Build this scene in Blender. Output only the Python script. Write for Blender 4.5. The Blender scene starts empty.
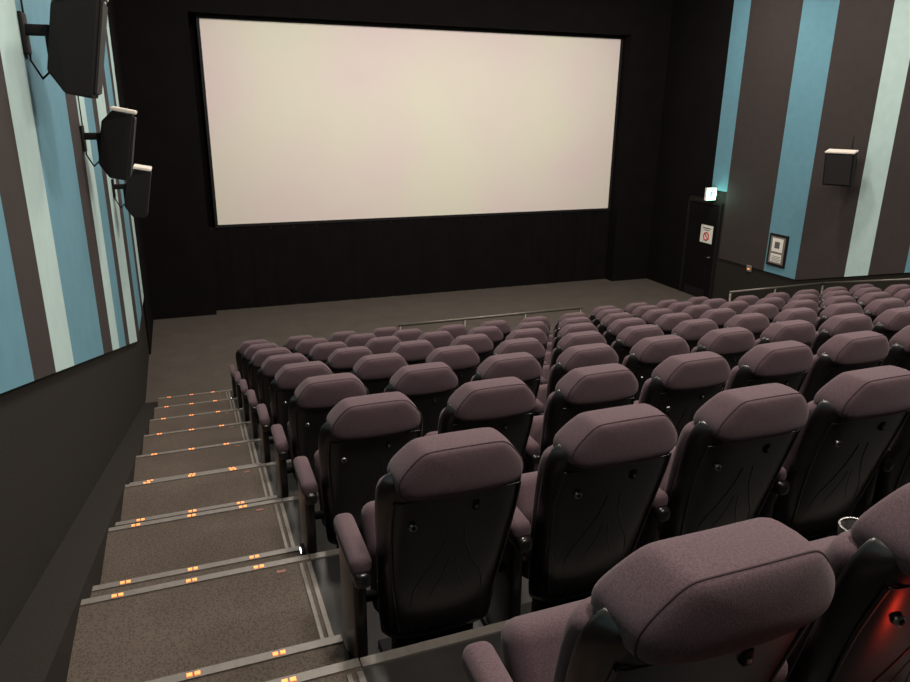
import bpy, bmesh, math
from mathutils import Matrix, Vector, Euler

scene = bpy.context.scene
try:
    scene.view_settings.view_transform = 'Standard'
    scene.view_settings.look = 'None'
except Exception:
    pass

# ------------------------------------------------------------ materials
def lin(c):
    out = []
    for v in c:
        v = v / 255.0
        out.append(v / 12.92 if v <= 0.04045 else ((v + 0.055) / 1.055) ** 2.4)
    return out

def mat(name, rgb, rough=0.7, metal=0.0, spec=0.5, noise=None, bump=None, sheen=0.0, emit=None, estr=0.0, coat=0.0):
    m = bpy.data.materials.new(name)
    m.use_nodes = True
    nt = m.node_tree
    b = nt.nodes["Principled BSDF"]
    c = lin(rgb)
    b.inputs["Base Color"].default_value = (*c, 1)
    b.inputs["Roughness"].default_value = rough
    b.inputs["Metallic"].default_value = metal
    b.inputs["Specular IOR Level"].default_value = spec
    b.inputs["Sheen Weight"].default_value = sheen
    b.inputs["Coat Weight"].default_value = coat
    tc = nt.nodes.new("ShaderNodeTexCoord")
    if noise:
        n = nt.nodes.new("ShaderNodeTexNoise")
        n.inputs["Scale"].default_value = noise[0]
        n.inputs["Detail"].default_value = 4
        nt.links.new(tc.outputs["Object"], n.inputs["Vector"])
        r = nt.nodes.new("ShaderNodeValToRGB")
        r.color_ramp.elements[0].position = 0.3
        r.color_ramp.elements[1].position = 0.7
        k = noise[1]
        r.color_ramp.elements[0].color = (*[v * (1 - k) for v in c], 1)
        r.color_ramp.elements[1].color = (*[min(1, v * (1 + k)) for v in c], 1)
        nt.links.new(n.outputs["Fac"], r.inputs["Fac"])
        nt.links.new(r.outputs["Color"], b.inputs["Base Color"])
    if bump:
        n2 = nt.nodes.new("ShaderNodeTexNoise")
        n2.inputs["Scale"].default_value = bump[0]
        n2.inputs["Detail"].default_value = 3
        nt.links.new(tc.outputs["Object"], n2.inputs["Vector"])
        bp = nt.nodes.new("ShaderNodeBump")
        bp.inputs["Strength"].default_value = bump[1]
        bp.inputs["Distance"].default_value = bump[2]
        nt.links.new(n2.outputs["Fac"], bp.inputs["Height"])
        nt.links.new(bp.outputs["Normal"], b.inputs["Normal"])
    if emit:
        b.inputs["Emission Color"].default_value = (*lin(emit), 1)
        b.inputs["Emission Strength"].default_value = estr
    return m

M = {}
M['fabric'] = mat("mauve_grey_fabric", (89, 72, 77), 0.95, spec=0.1, noise=(260, 0.24), bump=(500, 0.4, 0.002), sheen=0.10)
M['piping'] = mat("seam_piping", (66, 54, 58), 0.9, spec=0.1)
M['shell'] = mat("black_seat_plastic", (23, 21, 21), 0.3, spec=0.55, bump=(260, 0.10, 0.001))
M['black'] = mat("black_matte", (16, 14, 14), 0.7, spec=0.3)
M['metal'] = mat("steel", (150, 148, 145), 0.3, metal=1.0)
M['rail'] = mat("painted_rail", (98, 92, 85), 0.4, metal=0.5)
M['nosing'] = mat("aluminium_nosing", (116, 110, 104), 0.5, metal=0.2, noise=(30, 0.1))
M['blue'] = mat("blue_panel_paint", (97, 141, 157), 0.8, spec=0.2, noise=(6, 0.05))
M['pale'] = mat("pale_aqua_panel_paint", (176, 200, 198), 0.8, spec=0.2, noise=(6, 0.04))
M['brown'] = mat("dark_charcoal_panel", (58, 52, 51), 0.8, spec=0.2, noise=(6, 0.06))
M['taupe'] = mat("taupe_panel", (120, 112, 106), 0.8, spec=0.2, noise=(6, 0.06))
M['wall'] = mat("dark_wall_lining", (40, 37, 34), 0.85, spec=0.15, noise=(90, 0.18), bump=(160, 0.3, 0.003))
M['portal'] = mat("black_portal_cloth", (18, 16, 16), 0.95, spec=0.06, noise=(3, 0.12))
M['ceil'] = mat("dark_ceiling", (58, 54, 52), 0.9, spec=0.1, noise=(20, 0.08))
M['orange'] = mat("amber_led", (255, 150, 80), 0.5, emit=(255, 140, 70), estr=1.7)
M['white_led'] = mat("white_led", (240, 245, 255), 0.5, emit=(225, 240, 255), estr=6.0)
M['grille'] = mat("speaker_grille", (24, 22, 22), 0.75, bump=(400, 0.5, 0.002))
M['spk_top'] = mat("speaker_lit_top", (225, 216, 205), 0.6)  # ceiling light on the speaker tops, put into a pale colour
M['white'] = mat("white_paper", (225, 222, 214), 0.7)
M['red'] = mat("red_print", (190, 50, 45), 0.6)
M['grey'] = mat("grey_print", (90, 90, 92), 0.6)
M['plate'] = mat("row_marker_plate", (125, 74, 62), 0.5)
M['dim'] = mat("downlight_lens", (255, 235, 205), 0.5, emit=(255, 225, 185), estr=4.0)

def carpet(name, rgb, dark, dots=45.0):
    m = mat(name, rgb, 0.95, spec=0.1, bump=(350, 0.5, 0.004))
    nt = m.node_tree
    b = nt.nodes["Principled BSDF"]
    tc = [n for n in nt.nodes if n.type == 'TEX_COORD'][0]
    v = nt.nodes.new("ShaderNodeTexVoronoi"); v.inputs["Scale"].default_value = dots
    v.inputs["Randomness"].default_value = 0.9
    nt.links.new(tc.outputs["Object"], v.inputs["Vector"])
    r = nt.nodes.new("ShaderNodeValToRGB")
    r.color_ramp.elements[0].position = 0.1; r.color_ramp.elements[1].position = 0.6
    r.color_ramp.elements[0].color = (*lin(dark), 1)
    r.color_ramp.elements[1].color = (*lin(rgb), 1)
    nt.links.new(v.outputs["Distance"], r.inputs["Fac"])
    n = nt.nodes.new("ShaderNodeTexNoise"); n.inputs["Scale"].default_value = 2.5; n.inputs["Detail"].default_value = 6
    nt.links.new(tc.outputs["Object"], n.inputs["Vector"])
    mx = nt.nodes.new("ShaderNodeMixRGB"); mx.blend_type = 'MULTIPLY'; mx.inputs[0].default_value = 0.35
    nt.links.new(r.outputs["Color"], mx.inputs[1]); nt.links.new(n.outputs["Fac"], mx.inputs[2])
    nt.links.new(mx.outputs[0], b.inputs["Base Color"])
    return m
M['carpet'] = carpet("stair_carpet", (100, 90, 82), (74, 66, 60), 100)
M['floor'] = carpet("floor_carpet", (90, 83, 77), (77, 71, 66), 60)
M['tier'] = mat("tier_vinyl", (42, 40, 39), 0.5, spec=0.4, noise=(12, 0.15))

ms = mat("cinema_screen_vinyl", (238, 228, 214), 0.75, spec=0.15)
nt = ms.node_tree; b = nt.nodes["Principled BSDF"]
tc = [n for n in nt.nodes if n.type == 'TEX_COORD'][0]
n = nt.nodes.new("ShaderNodeTexNoise"); n.inputs["Scale"].default_value = 0.4; n.inputs["Detail"].default_value = 1.5
nt.links.new(tc.outputs["Object"], n.inputs["Vector"])
r = nt.nodes.new("ShaderNodeValToRGB")
r.color_ramp.elements[0].position = 0.35; r.color_ramp.elements[1].position = 0.65
r.color_ramp.elements[0].color = (*lin((230, 214, 212)), 1)
r.color_ramp.elements[1].color = (*lin((228, 225, 208)), 1)
nt.links.new(n.outputs["Fac"], r.inputs["Fac"]); nt.links.new(r.outputs["Color"], b.inputs["Base Color"])
M['screen'] = ms

# ------------------------------------------------------------ mesh builder
class MB:
    def __init__(self):
        self.v = []; self.f = []; self.m = []; self.s = []; self.mats = []
    def mi(self, key):
        if key not in self.mats: self.mats.append(key)
        return self.mats.index(key)
    def raw(self, verts, faces, key, smooth=False, mtx=None):
        o = len(self.v); k = self.mi(key)
        for p in verts:
            p = Vector(p)
            if mtx is not None: p = mtx @ p
            self.v.append(tuple(p))
        for f in faces:
            self.f.append([i + o for i in f]); self.m.append(k); self.s.append(smooth)
    def bm(self, bm, key, smooth=False, mtx=None):
        bm.verts.index_update()
        self.raw([v.co.copy() for v in bm.verts], [[v.index for v in f.verts] for f in bm.faces], key, smooth, mtx)
        bm.free()
    def box(self, lo, hi, key):
        x0, y0, z0 = lo; x1, y1, z1 = hi
        vs = [(x0,y0,z0),(x1,y0,z0),(x1,y1,z0),(x0,y1,z0),(x0,y0,z1),(x1,y0,z1),(x1,y1,z1),(x0,y1,z1)]
        self.raw(vs, [(0,3,2,1),(4,5,6,7),(0,1,5,4),(1,2,6,5),(2,3,7,6),(3,0,4,7)], key)
    def rbox(self, c, size, r, key, rot=(0,0,0), seg=3, smooth=True):
        bm = bmesh.new(); bmesh.ops.create_cube(bm, size=1)
        bmesh.ops.scale(bm, vec=size, verts=bm.verts)
        bmesh.ops.bevel(bm, geom=list(bm.edges), offset=r, segments=seg, profile=0.5, affect='EDGES')
        self.bm(bm, key, smooth, Matrix.Translation(c) @ Euler(rot).to_matrix().to_4x4())
    def cyl(self, p0, p1, r, key, seg=16, r2=None, smooth=True):
        p0 = Vector(p0); p1 = Vector(p1); d = p1 - p0
        bm = bmesh.new()
        bmesh.ops.create_cone(bm, cap_ends=True, segments=seg, radius1=r, radius2=r if r2 is None else r2, depth=d.length)
        q = d.to_track_quat('Z', 'Y').to_matrix().to_4x4()
        self.bm(bm, key, smooth, Matrix.Translation((p0 + p1) / 2) @ q)
    def torus(self, c, R, r, key, rot=(0,0,0), a=24, b_=8):
        vs = []; fs = []
        for i in range(a):
            A = 2*math.pi*i/a
            for j in range(b_):
                B = 2*math.pi*j/b_
                vs.append(((R+r*math.cos(B))*math.cos(A), (R+r*math.cos(B))*math.sin(A), r*math.sin(B)))
        for i in range(a):
            for j in range(b_):
                fs.append((i*b_+j, ((i+1)%a)*b_+j, ((i+1)%a)*b_+(j+1)%b_, i*b_+(j+1)%b_))
        self.raw(vs, fs, key, True, Matrix.Translation(c) @ Euler(rot).to_matrix().to_4x4())
    def tube(self, pts, r, key, seg=8):
        for a, b_ in zip(pts[:-1], pts[1:]):
            self.cyl(a, b_, r, key, seg)
        for p in pts[1:-1]:
            bm = bmesh.new(); bmesh.ops.create_uvsphere(bm, u_segments=seg, v_segments=6, radius=r)
            self.bm(bm, key, True, Matrix.Translation(p))
    def sweep(self, pts, r, key, seg=6, closed=False):
        P = [Vector(p) for p in pts]; n = len(P); V = []; F = []
        for i in range(n):
            if closed: t = P[(i+1) % n] - P[i-1]
            else: t = P[min(i+1, n-1)] - P[max(i-1, 0)]
            t.normalize(); a = t.orthogonal().normalized() if i == 0 else (a - t*a.dot(t)).normalized()
            b_ = t.cross(a)
            for j in range(seg):
                A = 2*math.pi*j/seg; V.append(P[i] + (a*math.cos(A) + b_*math.sin(A))*r)
        m_ = n if closed else n-1
        for i in range(m_):
            for j in range(seg):
                F.append((i*seg+j, ((i+1) % n)*seg+j, ((i+1) % n)*seg+(j+1) % seg, i*seg+(j+1) % seg))
        self.raw(V, F, key, True)
    def subsurf(self, verts, faces, key, level=2, mtx=None):
        me = bpy.data.meshes.new("tmp"); me.from_pydata([tuple(v) for v in verts], [], faces)
        ob = bpy.data.objects.new("tmp", me); scene.collection.objects.link(ob)
        md = ob.modifiers.new("s", 'SUBSURF'); md.levels = level; md.render_levels = level
        dg = bpy.context.evaluated_depsgraph_get()
        ev = ob.evaluated_get(dg); m2 = ev.to_mesh()
        vs = [v.co.copy() for v in m2.vertices]; fs = [list(p.vertices) for p in m2.polygons]
        ev.to_mesh_clear()
        bpy.data.objects.remove(ob); bpy.data.meshes.remove(me)
        self.raw(vs, fs, key, True, mtx)
    def mesh(self, name):
        me = bpy.data.meshes.new(name)
        me.from_pydata(self.v, [], self.f)
        for k in self.mats: me.materials.append(M[k])
        me.polygons.foreach_set("material_index", self.m)
        me.polygons.foreach_set("use_smooth", self.s)
        bm = bmesh.new(); bm.from_mesh(me)
        bmesh.ops.recalc_face_normals(bm, faces=bm.faces); bm.to_mesh(me); bm.free()
        me.update()
        return me
    def obj(self, name, loc=(0,0,0), parent=None):
        ob = bpy.data.objects.new(name, self.mesh(name)); ob.location = loc
        scene.collection.objects.link(ob)
        if parent: ob.parent = parent
        return ob

def extrude_profile(mb, prof, x0, x1, key):
    n = len(prof)
    vs = [(x0, y, z) for y, z in prof] + [(x1, y, z) for y, z in prof]
    fs = [list(range(n)), list(range(2*n-1, n-1, -1))]
    for i in range(n):
        j = (i+1) % n
        fs.append([i, i+n, j+n, j])
    mb.raw(vs, fs, key)

# ------------------------------------------------------------ layout constants
XL, XR = -0.77, 11.20
YF = 15.27
YB = -1.7
ZC = 7.1
PITCH, RISE = 1.03, 0.275
AX, BX = 0.40, 10.30
def pz(k): return 2.2 - RISE*k
def edge(k): return 2.91 + PITCH*k

# ------------------------------------------------------------ room shell
mb = MB(); mb.box((XL-0.2, YB-0.2, -0.2), (XR+0.2, YF+0.9, 0.0), 'floor'); mb.obj("floor")
mb = MB(); mb.box((XL-0.2, YB-0.2, ZC), (XR+0.2, YF+0.9, ZC+0.2), 'ceil'); mb.obj("ceiling")
mb = MB(); mb.box((XL-0.2, YB-0.2, 0), (XL, YF+0.9, ZC), 'wall'); mb.obj("wall_left")
mb = MB(); mb.box((XR, YB-0.2, 0), (XR+0.2, YF+0.9, ZC), 'wall'); mb.obj("wall_right")
mb = MB(); mb.box((XL, YB-0.2, 0), (XR, YB, ZC), 'wall'); mb.obj("wall_back")
mb = MB()
mb.box((XL, YF+0.7, 0), (XR, YF+0.9, ZC), 'portal')
mb.box((XL, YF, 0), (0.49, YF+0.7, ZC), 'portal')
mb.box((10.12, YF, 0), (XR, YF+0.7, ZC), 'portal')
mb.box((0.49, YF, 4.2+1.62), (10.12, YF+0.7, ZC), 'portal')
mb.obj("wall_front")
mb = MB()
N = 160; x0, x1 = 0.50, 10.11
vs = []
for i in range(N+1):
    x = x0 + (x1-x0)*i/N
    y = YF+0.30 + 0.008*math.sin(i*1.57) + 0.006*math.sin(i*0.7)
    vs += [(x, y, 0.0), (x, y+0.02, 4.2-2.44)]
mb.raw(vs, [(2*i, 2*i+2, 2*i+3, 2*i+1) for i in range(N)], 'portal', True)
mb.box((x0, YF+0.33, 4.2-2.50), (x1, YF+0.45, 4.2-2.44), 'black')
mb.obj("screen_skirt_curtain")
mb = MB()
SX0, SX1, SZ0, SZ1 = 0.694, 10.05, 4.2-2.38, 4.2+1.549
YS = YF+0.33
mb.box((SX0, YS, SZ0), (SX1, YS+0.03, SZ1), 'screen')
f = 0.055
mb.box((SX0-f, YS-0.03, SZ0-f), (SX0, YS+0.05, SZ1+f), 'black')
mb.box((SX1, YS-0.03, SZ0-f), (SX1+f, YS+0.05, SZ1+f), 'black')
mb.box((SX0, YS-0.03, SZ0-f), (SX1, YS+0.05, SZ0), 'black')
mb.box((SX0, YS-0.03, SZ1), (SX1, YS+0.05, SZ1+f), 'black')
mb.obj("cinema_screen")

def zb(y):
    if y >= 10.45: return 4.2-3.16
    return 4.2-3.16 + 0.28*(10.45-y)
def panelling(name, xa, xb, stripes):
    mb = MB()
    for (y0, y1, key) in stripes:
        ys = [y0, y1]
        if y0 < 10.45 < y1: ys = [y0, 10.45, y1]
        for a, b_ in zip(ys[:-1], ys[1:]):
            vs = []
            for x in (xa, xb):
                vs += [(x, a, zb(a)), (x, b_, zb(b_)), (x, b_, ZC-0.01), (x, a, ZC-0.01)]
            mb.raw(vs, [(0,1,2,3),(7,6,5,4),(0,4,5,1),(1,5,6,2),(2,6,7,3),(3,7,4,0)], key)
    return mb.obj(name)
left = [(-1.6,-0.6,'brown'),(-0.6,0.3,'pale'),(0.3,1.3,'blue'),(1.3,2.0,'brown'),(2.0,2.6,'pale'),
        (2.6,3.72,'blue'),(3.72,4.28,'brown'),(4.28,4.92,'pale'),(4.92,6.5,'blue'),(6.5,7.2,'brown'),
        (7.2,7.85,'pale'),(7.85,8.6,'blue'),(8.6,9.1,'brown'),(9.1,10.3,'pale'),(10.3,10.9,'brown'),
        (10.9,11.9,'blue'),(11.9,12.4,'brown'),(12.4,13.0,'pale')]
panelling("striped_wall_panelling", XL+0.002, XL+0.03, left)
right = [(-1.6,-0.4,'brown'),(-0.4,0.4,'blue'),(0.4,1.5,'brown'),(1.5,2.0,'pale'),(2.0,3.0,'brown'),(3.0,3.9,'blue'),
         (3.9,5.0,'brown'),(5.0,5.5,'pale'),(5.5,6.5,'brown'),(6.5,8.27,'blue'),(8.27,8.93,'brown'),(8.93,9.4,'pale'),
         (9.4,10.5,'brown'),(10.5,11.33,'blue'),(11.33,12.7,'brown')]
panelling("striped_wall_panelling", XR-0.03, XR-0.002, right)
mb = MB(); mb.box((XR-0.03, 12.70, 4.2-1.70), (XR-0.002, 13.2, ZC-0.01), 'blue'); mb.obj("striped_wall_panelling")
mb = MB(); mb.box((XR-0.03, 13.2, 2.32), (XR-0.002, YF-0.005, ZC-0.01), 'portal')
mb.box((XR-0.03, 13.94, 0.005), (XR-0.002, YF-0.005, 2.32), 'portal'); mb.obj("black_wall_panelling")
mb = MB(); mb.box((XL+0.002, 13.0, 0.005), (XL+0.03, YF-0.005, ZC-0.01), 'portal'); mb.obj("black_wall_panelling")

# ------------------------------------------------------------ seating tiers and stairs
prof = [(YB+0.004, 0.001), (YB+0.004, pz(-2))]
for k in range(-2, 8):
    prof.append((edge(k), pz(k)))
    if k < 7: prof.append((edge(k), pz(k+1)))
prof.append((edge(7), 0.001))
mb = MB(); extrude_profile(mb, prof, AX+0.001, BX-0.001, 'tier')
for k in range(-2, 8):
    mb.box((AX+0.001, edge(k)-0.035, pz(k)), (BX-0.001, edge(k)+0.006, pz(k)+0.006), 'nosing')
mb.obj("seating_tier_platform")

HS = 0.29
def stairs(x0, x1, fr):
    prof = [(YB+0.004, 0.001), (YB+0.004, pz(-2))]
    for k in range(-2, 8):
        prof.append((edge(k), pz(k)))
        prof.append((edge(k), pz(k)-RISE/2))
        prof.append((edge(k)+HS, pz(k)-RISE/2))
        prof.append((edge(k)+HS, max(0.001, pz(k)-RISE)))
    mb = MB()
    extrude_profile(mb, prof, x0, x1, 'carpet')
    for k in range(-2, 8):
        for (yy, zz) in ((edge(k), pz(k)), (edge(k)+HS, pz(k)-RISE/2)):
            mb.box((x0+0.004, yy-0.030, zz), (x1-0.004, yy+0.008, zz+0.006), 'nosing')
            mb.box((x0+0.004, yy, zz-0.025), (x1-0.004, yy+0.008, zz), 'nosing')
            w = x1-x0
            for fx in fr:
                xx = x0 + fx*w
                for d in (-0.013, 0.013):
                    mb.box((xx+d-0.009, yy-0.021, zz+0.006), (xx+d+0.009, yy-0.006, zz+0.010), 'orange')
        mb.box((x1-0.055, edge(k-1)+HS+0.02, pz(k)), (x1-0.04, edge(k)-0.05, pz(k)+0.005), 'nosing')
        mb.box((x1-0.022, edge(k-1)+HS+0.02, pz(k)), (x1-0.002, edge(k)-0.05, pz(k)+0.005), 'nosing')
        mb.box((x1-0.16, edge(k)-0.085, pz(k)), (x1-0.12, edge(k)-0.065, pz(k)+0.003), 'plate')
    return mb.obj("aisle_stairs")
SL = -0.56
stairs(SL, AX, (0.15, 0.46, 0.76))
stairs(BX, XR-0.01, (0.24, 0.54, 0.85))
def stringer(x0, x1, name):
    prof = [(YB+0.004, 0.001), (YB+0.004, pz(-2)+0.06), (edge(-2), pz(-2)+0.06), (edge(7)+HS+0.05, 0.10), (edge(7)+HS+0.05, 0.001)]
    mb = MB(); extrude_profile(mb, prof, x0, x1, 'wall')
    mb.obj(name)
stringer(XL+0.002, SL-0.001, "baseboard_left")

# ------------------------------------------------------------ cinema seat
def chaikin(P, it):
    for _ in range(it):
        Q = []
        n = len(P)
        for i in range(n):
            a = Vector(P[i]); b_ = Vector(P[(i+1) % n])
            Q += [a*0.75+b_*0.25, a*0.25+b_*0.75]
        P = Q
    return P

def seat_mesh(name, left_arm):
    mb = MB()
    def c(z): return 0.26*(1.0-z) if z > 0.35 else 0.26*0.65 + 0.05*(0.35-z)
    hw = [(0.22,0.208),(0.30,0.216),(0.40,0.223),(0.52,0.230),(0.64,0.238),(0.74,0.246),(0.82,0.250),(0.88,0.249),(0.925,0.236),(0.945,0.21)]
    U = [-1,-0.97,-0.9,-0.75,-0.45,-0.2,0,0.2,0.45,0.75,0.9,0.97,1]
    def shell_pt(u, z, w, off=0.0):
        a = abs(u)
        y = c(z) - 0.048 - 0.020*(1-a*a) + 0.075*max(0, (a-0.78)/0.22)**2
        return (w*u, y - off, z)
    nv = len(U); rows = len(hw)
    outer = [shell_pt(u, z, w) for z, w in hw for u in U]
    inner = [(x*0.96, c(z)+0.03, z) for (x, y, z) in outer]
    vs = outer + inner; o = len(outer); fs = []
    for i in range(rows-1):
        for j in range(nv-1):
            a = i*nv+j
            fs.append((a, a+1, a+nv+1, a+nv)); fs.append((o+a+nv, o+a+nv+1, o+a+1, o+a))
    for j in range(nv-1):
        fs.append((j+1, j, o+j, o+j+1)); a = (rows-1)*nv+j; fs.append((a, a+1, o+a+1, o+a))
    for i in range(rows-1):
        a = i*nv; fs.append((a, a+nv, o+a+nv, o+a)); a = i*nv+nv-1; fs.append((a+nv, a, o+a, o+a+nv))
    mb.subsurf(vs, fs, 'shell', 1)
    def wz(z):
        for (za, wa), (zb_, wb) in zip(hw[:-1], hw[1:]):
            if za <= z <= zb_: return wa + (wb-wa)*(z-za)/(zb_-za)
        return hw[-1][1]
    def ridge(pts, r=0.0055):
        Q = []
        n_ = len(pts)
        P4 = [pts[0]] + list(pts) + [pts[-1]]
        for i in range(n_-1):
            p0, p1, p2, p3 = P4[i], P4[i+1], P4[i+2], P4[i+3]
            for s_ in range(5):
                t = s_/5.0
                q = []
                for a_ in (0, 1):
                    q.append(0.5*((2*p1[a_])+(-p0[a_]+p2[a_])*t+(2*p0[a_]-5*p1[a_]+4*p2[a_]-p3[a_])*t*t+(-p0[a_]+3*p1[a_]-3*p2[a_]+p3[a_])*t**3))
                Q.append(tuple(q))
        Q.append(pts[-1])
        P = [shell_pt(u, z, wz(z), -0.003) for u, z in Q]
        mb.sweep(P, r, 'shell', 6)
    for s in (-1, 1):
        ridge([(s*0.10,0.74),(s*0.16,0.66),(s*0.32,0.57),(s*0.50,0.49),(s*0.58,0.39),(s*0.56,0.28)])
        ridge([(s*0.04,0.60),(s*0.12,0.52),(s*0.25,0.45),(s*0.33,0.37),(s*0.33,0.27)], 0.0045)
        ridge([(s*0.84,0.86),(s*0.86,0.74),(s*0.86,0.62),(s*0.84,0.50),(s*0.80,0.38),(s*0.76,0.28)], 0.005)
    ridge([(-0.84,0.86),(-0.4,0.866),(0,0.868),(0.4,0.866),(0.84,0.86)], 0.003)
    p = Vector(shell_pt(-0.60, 0.765, wz(0.765)))
    mb.cyl(p+Vector((0,0.01,0)), p+Vector((0,-0.010,0.0)), 0.013, 'metal', 14)
    mb.cyl(p+Vector((0,-0.008,0)), p+Vector((0,-0.013,0.0)), 0.007, 'black', 10)
    p = Vector(shell_pt(0.22, 0.815, wz(0.815)))
    mb.rbox(p, (0.022, 0.014, 0.036), 0.004, 'black')
    mb.rbox(p+Vector((0,-0.007,-0.004)), (0.010, 0.006, 0.012), 0.002, 'metal')
    def slab(zlist, key, yf, yb, lev=2):
        n = len(zlist); V = []; F = []
        ring = [(-0.9, 0.0), (-1.0, 0.5), (-0.86, 0.95), (-0.4, 0.86), (0.4, 0.86), (0.86, 0.95), (1.0, 0.5), (0.9, 0.0)]
        m_ = len(ring)
        for z, w in zlist:
            for u, t in ring:
                V.append((w*u, c(z)+yb+(yf-yb)*t, z))
        for i in range(n-1):
            for j in range(m_):
                a = i*m_+j; b_ = i*m_+(j+1) % m_
                F.append((a, b_, b_+m_, a+m_))
        F.append(tuple(range(m_))[::-1]); F.append(tuple((n-1)*m_+j for j in range(m_)))
        mb.subsurf(V, F, key, lev)
    slab([(0.36,0.20),(0.38,0.212),(0.50,0.222),(0.66,0.238),(0.80,0.250),(0.88,0.246),(0.91,0.225)], 'fabric', 0.115, 0.012)
    # headrest
    outl = [(-.160,-.080),(-.200,-.062),(-.207,-.030),(-.200,.002),(-.172,.042),(-.138,.078),(-.11,.087),(0,.090),(.11,.087),(.138,.078),(.172,.042),(.200,.002),(.207,-.030),(.200,-.062),(.160,-.080),(0,-.086)]
    O = chaikin(outl, 2)
    m_ = len(O)
    prof_ = [(-0.090,0.10,0.10),(-0.0895,0.35,0.35),(-0.087,0.60,0.60),(-0.083,0.80,0.78),(-0.078,0.91,0.88),(-0.070,0.965,0.945),(-0.058,0.99,0.98),(-0.042,1,1),
             (0.0,1.012,1.02),(0.040,1,1),(0.058,0.985,0.97),(0.070,0.95,0.91),(0.078,0.86,0.80),(0.082,0.6,0.55),(0.083,0.2,0.2)]
    V = []; F = []
    HR = Matrix.Translation((0, 0.006, 0.960))
    def hp(p, y, sx, sz):
        x = p[0]*sx; z = p[1]*sz
        return Vector((x, y*(1-0.15*(z/0.09)) - 0.20*z + 0.014*(x/0.2)**2, z))
    for y, sx, sz in prof_:
        for p in O: V.append(hp(p, y, sx, sz))
    nr = len(prof_)
    for i in range(nr-1):
        for j in range(m_):
            a = i*m_+j; b_ = i*m_+(j+1) % m_
            F.append((a, b_, b_+m_, a+m_))
    F.append(tuple(range(m_))[::-1]); F.append(tuple((nr-1)*m_+j for j in range(m_)))
    mb.raw(V, F, 'fabric', True, HR)
    mb.sweep([HR @ hp(p, -0.064, 0.982, 0.968) for p in O], 0.0024, 'piping', 5, True)
    # tipped-up seat cushion
    rot = math.radians(64)
    mb.rbox((0, 0.315, 0.455), (0.44, 0.40, 0.115), 0.045, 'fabric', (rot, 0, 0), 4)
    mb.rbox((0, 0.375, 0.43), (0.37, 0.34, 0.03), 0.012, 'shell', (rot, 0, 0), 2)
    mb.rbox((0, 0.24, 0.17), (0.30, 0.10, 0.34), 0.02, 'black')
    mb.rbox((0, 0.26, 0.012), (0.34, 0.28, 0.024), 0.006, 'black')
    mb.cyl((-0.27, 0.24, 0.36), (0.27, 0.24, 0.36), 0.02, 'black', 10)
    def arm(x, cup):
        mb.rbox((x, 0.25, 0.29), (0.045, 0.24, 0.58), 0.015, 'shell')
        mb.rbox((x, 0.25, 0.015), (0.06, 0.30, 0.03), 0.006, 'black')
        mb.rbox((x, 0.23, 0.545), (0.056, 0.32, 0.06), 0.02, 'shell')
        mb.rbox((x, 0.240, 0.588), (0.074, 0.28 if cup else 0.30, 0.072), 0.028, 'fabric', (math.radians(2), 0, 0), 5)
        if cup:
            y = 0.44
            n = 24; V = []; F = []
            R = [(0.038,0.50),(0.050,0.612),(0.044,0.614),(0.034,0.515)]
            for rr, zz in R:
                for i in range(n):
                    A = 2*math.pi*i/n; V.append((x+rr*math.cos(A), y+rr*math.sin(A), zz))
            for q in range(len(R)-1):
                for i in range(n):
                    F.append((q*n+i, q*n+(i+1) % n, (q+1)*n+(i+1) % n, (q+1)*n+i))
            F.append(tuple(range(n))); F.append(tuple(3*n+i for i in range(n)))
            mb.raw(V, F, 'black', True)
            mb.torus((x, y, 0.614), 0.047, 0.004, 'metal')
            mb.rbox((x, 0.38, 0.55), (0.04, 0.06, 0.05), 0.01, 'shell')
    arm(0.29, True)
    if left_arm: arm(-0.29, False)
    return mb.mesh(name)

seatA = seat_mesh("cinema_seat_mesh", False)
seatB = seat_mesh("cinema_seat_end_mesh", True)
SP = 0.58; X0 = 0.72; NS = 17
for k in range(-1, 8):
    for i in range(NS):
        if k == 7 and not (i <= 3 or 9 <= i <= 12): continue
        if k == -1 and i == NS-1: continue
        x = X0 + SP*i + (0.075 if k == -1 else 0) + (0.025*min(i,1) if k == -1 else 0)
        first = (i == 0) or (k == 7 and i == 9)
        ob = bpy.data.objects.new("cinema_seat", seatB if first else seatA)
        ob.location = (x, 1.84 + PITCH*k - (0.02 if k == -1 else 0), pz(k))
        scene.collection.objects.link(ob)

# ------------------------------------------------------------ handrails
def handrail(pts, posts):
    mb = MB()
    mb.tube(pts, 0.02, 'rail', 12)
    low = [(p[0], p[1], p[2]-0.35) for p in pts]
    mb.tube(low, 0.012, 'rail', 10)
    for x, y, zt, z0 in posts:
        mb.cyl((x, y, z0), (x, y, zt), 0.018, 'rail', 12)
        mb.cyl((x, y, z0), (x, y, z0+0.012), 0.045, 'rail', 16)
    mb.obj("handrail")
zr = 4.2-2.85; yr = 9.02
handrail([(2.62,yr,zr),(5.50,yr,zr)], [(x, yr, zr, pz(6)) for x in (2.65,3.6,4.55,5.47)])
zr2 = zr+0.02
handrail([(8.25,yr,zr2),(10.26,yr,zr2),(10.26,7.3,zr2+0.46)],
         [(8.27,yr,zr2,pz(6)),(9.2,yr,zr2,pz(6)),(10.26,yr,zr2,pz(6)),(10.26,7.32,zr2+0.45,pz(5))])

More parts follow.
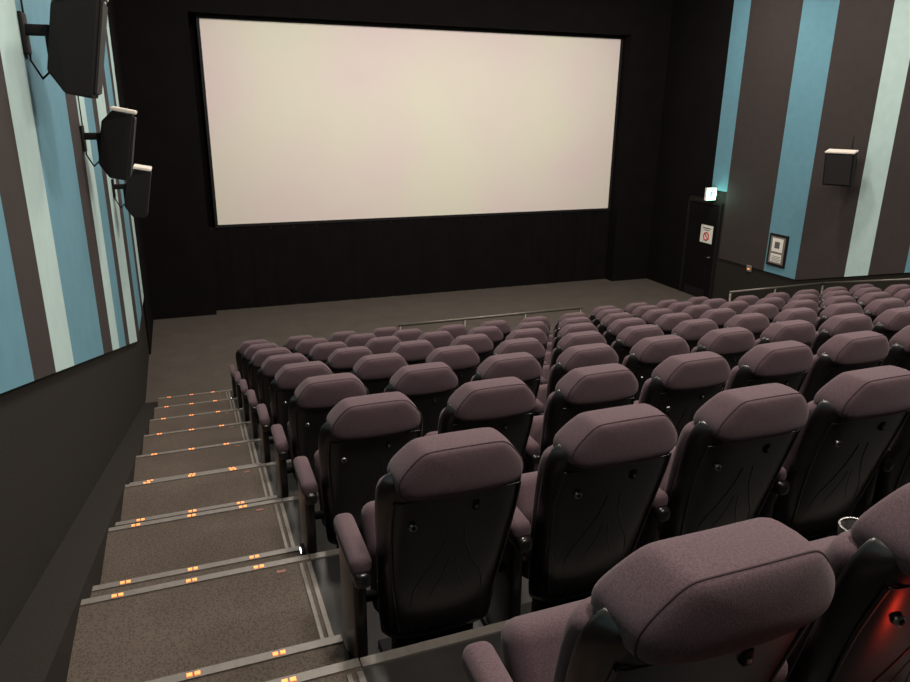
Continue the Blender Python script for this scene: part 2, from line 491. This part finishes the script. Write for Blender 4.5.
# ------------------------------------------------------------ speakers
def speaker(side, y, z):
    s = 1 if side == 'L' else -1
    mb = MB()
    tilt = math.radians(11)*s
    prof = [(0.02,-0.18),(0.12,-0.285),(0.26,-0.285),(0.26,0.285),(0.10,0.285),(0.02,0.18)]
    hwid = 0.20 if s > 0 else 0.24
    V = [(s*a, -hwid*(0.82 if a < 0.1 else 1), b_) for a, b_ in prof] + [(s*a, hwid*(0.82 if a < 0.1 else 1), b_) for a, b_ in prof]
    n = len(prof)
    F = [tuple(range(n)), tuple(range(2*n-1, n-1, -1))] + [(i, i+n, (i+1) % n+n, (i+1) % n) for i in range(n)]
    bm = bmesh.new(); bv = [bm.verts.new(v) for v in V]
    for f_ in F: bm.faces.new([bv[i] for i in f_])
    bmesh.ops.recalc_face_normals(bm, faces=bm.faces)
    bmesh.ops.bevel(bm, geom=list(bm.edges), offset=0.012, segments=2, profile=0.5, affect='EDGES')
    yaw = 0 if s > 0 else math.radians(24)
    T = Matrix.Translation((s*(0.13 if s > 0 else 0.20), 0, 0)) @ Matrix.Rotation(yaw, 4, 'Z') @ Matrix.Rotation(tilt, 4, 'Y')
    mb.bm(bm, 'black', False, T)
    bm = bmesh.new(); bmesh.ops.create_cube(bm, size=1); bmesh.ops.scale(bm, vec=(0.02, hwid*1.8, 0.52), verts=bm.verts)
    bmesh.ops.bevel(bm, geom=list(bm.edges), offset=0.008, segments=2, affect='EDGES')
    mb.bm(bm, 'grille', False, T @ Matrix.Translation((s*0.27, 0, 0)))
    bm = bmesh.new(); bmesh.ops.create_cube(bm, size=1); bmesh.ops.scale(bm, vec=(0.20, hwid*2, 0.03), verts=bm.verts)
    bmesh.ops.bevel(bm, geom=list(bm.edges), offset=0.006, segments=2, affect='EDGES')
    mb.bm(bm, 'spk_top', False, T @ Matrix.Translation((s*0.18, 0, 0.298)))  # pale slab standing in for the lit cabinet top
    mb.rbox((s*0.012, 0, 0.02), (0.02, 0.16, 0.22), 0.005, 'black')
    mb.rbox((s*0.12, 0, 0.04), (0.22, 0.05, 0.06), 0.01, 'black')
    mb.rbox((s*0.13, 0, -0.06), (0.03, 0.07, 0.26), 0.008, 'black')
    mb.tube([(s*0.17,0.05,-0.12),(s*0.06,0.06,-0.22),(s*0.012,0.06,-0.12),(s*0.012,0.06,0.5)], 0.006, 'black', 6)
    mb.obj("wall_speaker", (XL+0.03 if s > 0 else XR-0.03, y, z))
for (y, z) in ((5.0, 4.55), (7.2, 3.88), (9.65, 3.20), (2.8, 5.1)):
    speaker('L', y, z); speaker('R', y, z + (0.08 if y > 9 else 0))

# ------------------------------------------------------------ exit door, sign, notices
mb = MB()
dy0, dy1, dz = 12.85, 13.85, 2.18
mb.box((XR-0.05, dy0-0.07, 0), (XR-0.005, dy0, dz+0.05), 'black')
mb.box((XR-0.05, dy1, 0), (XR-0.005, dy1+0.07, dz+0.05), 'black')
mb.box((XR-0.05, dy0, dz), (XR-0.005, dy1, dz+0.05), 'black')
mb.box((XR-0.035, dy0, 0.01), (XR-0.005, dy1, dz), 'portal')
mb.cyl((XR-0.035, dy0+0.1, 1.0), (XR-0.09, dy0+0.1, 1.0), 0.012, 'metal', 12)
mb.cyl((XR-0.085, dy0+0.09, 1.0), (XR-0.085, dy0+0.22, 1.0), 0.010, 'metal', 12)
mb.box((XR-0.04, dy0+0.2, 0.02), (XR-0.035, dy1-0.1, 0.22), 'black')
door = mb.obj("door_1")
mb = MB()
xx = XR-0.036; ny, nz = 13.18, 1.50
mb.box((xx-0.004, ny-0.20, nz-0.20), (xx, ny+0.20, nz+0.20), 'white')
mb.torus((xx-0.006, ny, nz-0.05), 0.085, 0.014, 'red', (0, math.pi/2, 0))
mb.rbox((xx-0.006, ny, nz-0.05), (0.004, 0.16, 0.022), 0.001, 'red', (math.radians(45), 0, 0))
mb.box((xx-0.006, ny-0.14, nz+0.12), (xx-0.003, ny+0.14, nz+0.145), 'grey')
mb.box((xx-0.006, ny-0.10, nz+0.08), (xx-0.003, ny+0.10, nz+0.095), 'grey')
mb.obj("door_notice", parent=door)
mb = MB()
xx = XR-0.031; ny, nz = 11.03, 4.2-2.68
w, h = 0.21, 0.29
mb.box((xx-0.03, ny-w-0.03, nz-h-0.03), (xx, ny+w+0.03, nz+h+0.03), 'black')
mb.box((xx-0.034, ny-w+0.02, nz-h+0.02), (xx-0.03, ny+w-0.02, nz+h-0.02), 'taupe')
mb.box((xx-0.037, ny-w+0.07, nz-0.03), (xx-0.034, ny+w-0.07, nz+h-0.05), 'white')
mb.box((xx-0.037, ny-w+0.07, nz-h+0.05), (xx-0.034, ny+w-0.07, nz-0.07), 'white')
for q in range(4):
    mb.box((xx-0.039, ny-w+0.09, nz-h+0.07+q*0.03), (xx-0.037, ny+w-0.10, nz-h+0.08+q*0.03), 'grey')
mb.box((xx-0.039, ny-0.06, nz+0.04), (xx-0.037, ny+0.07, nz+0.17), 'grey')
mb.obj("framed_notice")
M['exit_face'] = mat("exit_sign_face", (200, 255, 225), 0.4, emit=(175, 255, 215), estr=3.0)
M['exit_green'] = mat("exit_sign_green", (20, 150, 90), 0.4, emit=(30, 190, 110), estr=0.8)
mb = MB()
cx, cy, cz = XR-0.17, 13.05, 4.2-1.78
mb.rbox((cx, cy, cz), (0.27, 0.06, 0.28), 0.008, 'white', seg=2, smooth=False)
mb.box((cx-0.125, cy-0.034, cz-0.13), (cx+0.125, cy-0.030, cz+0.13), 'exit_face')
def stroke(a, b_, r):
    a = Vector((cx+a[0], cy-0.036, cz+a[1])); b_ = Vector((cx+b_[0], cy-0.036, cz+b_[1]))
    d = (b_-a).normalized(); n_ = Vector((-d.z, 0, d.x))*r
    vs = [a-n_, b_-n_, b_+n_, a+n_]; mb.raw(vs, [(0,1,2,3)], 'exit_green')
stroke((0.0,0.04),(-0.02,-0.03),0.020); stroke((0.0,0.05),(0.05,0.02),0.008); stroke((0.0,0.05),(-0.055,0.04),0.008)
stroke((-0.055,0.04),(-0.07,0.01),0.008); stroke((-0.02,-0.03),(0.03,-0.055),0.010); stroke((0.03,-0.055),(0.02,-0.10),0.009)
stroke((-0.02,-0.03),(-0.05,-0.065),0.010); stroke((-0.05,-0.065),(-0.095,-0.075),0.008)
mb.cyl((cx+0.012, cy-0.034, cz+0.085), (cx+0.012, cy-0.037, cz+0.085), 0.018, 'exit_green', 14)
stroke((0.09,-0.12),(0.09,0.12),0.006)
mb.box((cx+0.13, cy-0.04, cz-0.05), (XR-0.031, cy+0.04, cz+0.05), 'white')
mb.obj("emergency_exit_sign")
pl = bpy.data.lights.new("exit_glow", 'POINT'); pl.energy = 4; pl.color = (0.55, 1, 0.8); pl.shadow_soft_size = 0.1
o = bpy.data.objects.new("exit_glow", pl); o.location = (cx-0.1, cy-0.25, cz); scene.collection.objects.link(o)
mb = MB(); mb.rbox((XR-0.02, 11.75, 1.0), (0.03, 0.14, 0.14), 0.008, 'taupe', seg=2); mb.box((XR-0.04, 11.72, 0.98), (XR-0.035, 11.78, 1.0), 'orange')
mb.obj("wall_control_box")

for k in (0, 6):
    mb = MB(); mb.rbox((0,0,0), (0.02,0.06,0.04), 0.005, 'black'); mb.rbox((-0.009,0,0), (0.008,0.03,0.018), 0.002, 'white_led')
    mb.obj("aisle_guide_lamp", (0.388, edge(k)+0.12, pz(k)-0.04))

# ------------------------------------------------------------ lights
def area(name, loc, rot, size, power, col, sy=None):
    l = bpy.data.lights.new(name, 'AREA'); l.energy = power; l.color = col; l.size = size
    if sy: l.shape = 'RECTANGLE'; l.size_y = sy
    else: l.shape = 'DISK'
    o = bpy.data.objects.new(name, l); o.location = loc; o.rotation_euler = rot; scene.collection.objects.link(o)
    return o
WARM = (1.0, 0.91, 0.81)
for y in (0.3, 3.6, 7.0, 10.4):
    for x in (1.2, 5.2, 9.2):
        mb = MB(); mb.cyl((0,0,0),(0,0,0.03),0.24,'black',32); mb.cyl((0,0,-0.004),(0,0,0.002),0.2,'dim',32)
        mb.obj("ceiling_downlight", (x, y, ZC-0.032))
        area("house_light", (x, y, ZC-0.06), (0,0,0), 0.45, 112, WARM)
for x in (1.4, 5.3, 9.2):
    mb = MB(); mb.rbox((0,0,0),(1.2,0.2,0.14),0.02,'black'); mb.box((-0.55,0.0,-0.085),(0.55,0.09,-0.068),'dim')
    mb.obj("added_screen_light", (x, 11.2, ZC-0.075))  # unseen fixture, added to brighten the screen
    area("added_screen_wash", (x, 11.3, ZC-0.2), (math.radians(56),0,0), 1.2, 80 if x != 5.3 else 78, (1.0,0.93,0.85), 0.3)  # added lamp aimed at the screen
M['added_red_emitter'] = mat("added_red_emitter", (255, 40, 30), 0.5, emit=(255, 30, 20), estr=20)
bx, by = 1.52, 0.46
mb = MB(); mb.rbox((0,0,0.02),(0.10,0.06,0.04),0.008,'black'); mb.rbox((0,0.03,0.022),(0.05,0.012,0.018),0.003,'added_red_emitter')
mb.obj("added_red_glow_box", (bx, by, pz(-2)))  # unseen box, added for the red glow on the nearest seat shell
l = bpy.data.lights.new("red_glow", 'POINT'); l.energy = 0.9; l.color = (1, 0.06, 0.03); l.shadow_soft_size = 0.015  # added lamp that throws the red glow
o = bpy.data.objects.new("red_glow", l); o.location = (bx, by+0.06, pz(-2)+0.05); scene.collection.objects.link(o)

w = bpy.data.worlds.new("world"); scene.world = w; w.use_nodes = True
w.node_tree.nodes["Background"].inputs[0].default_value = (0.02, 0.018, 0.016, 1)

# ------------------------------------------------------------ camera
cam = bpy.data.cameras.new("camera"); cam.sensor_width = 36; cam.lens = 716/910*36; cam.clip_start = 0.05
co = bpy.data.objects.new("camera", cam); scene.collection.objects.link(co)
ax = Vector((0.9350, -0.3544, 0.0109)); up = Vector((0.1007, 0.2945, 0.9504))
ax.normalize(); bk = ax.cross(up).normalized(); up = bk.cross(ax).normalized()
m = Matrix(((ax.x, up.x, bk.x, 0), (ax.y, up.y, bk.y, 0), (ax.z, up.z, bk.z, 4.2), (0,0,0,1)))
co.matrix_world = m
scene.camera = co
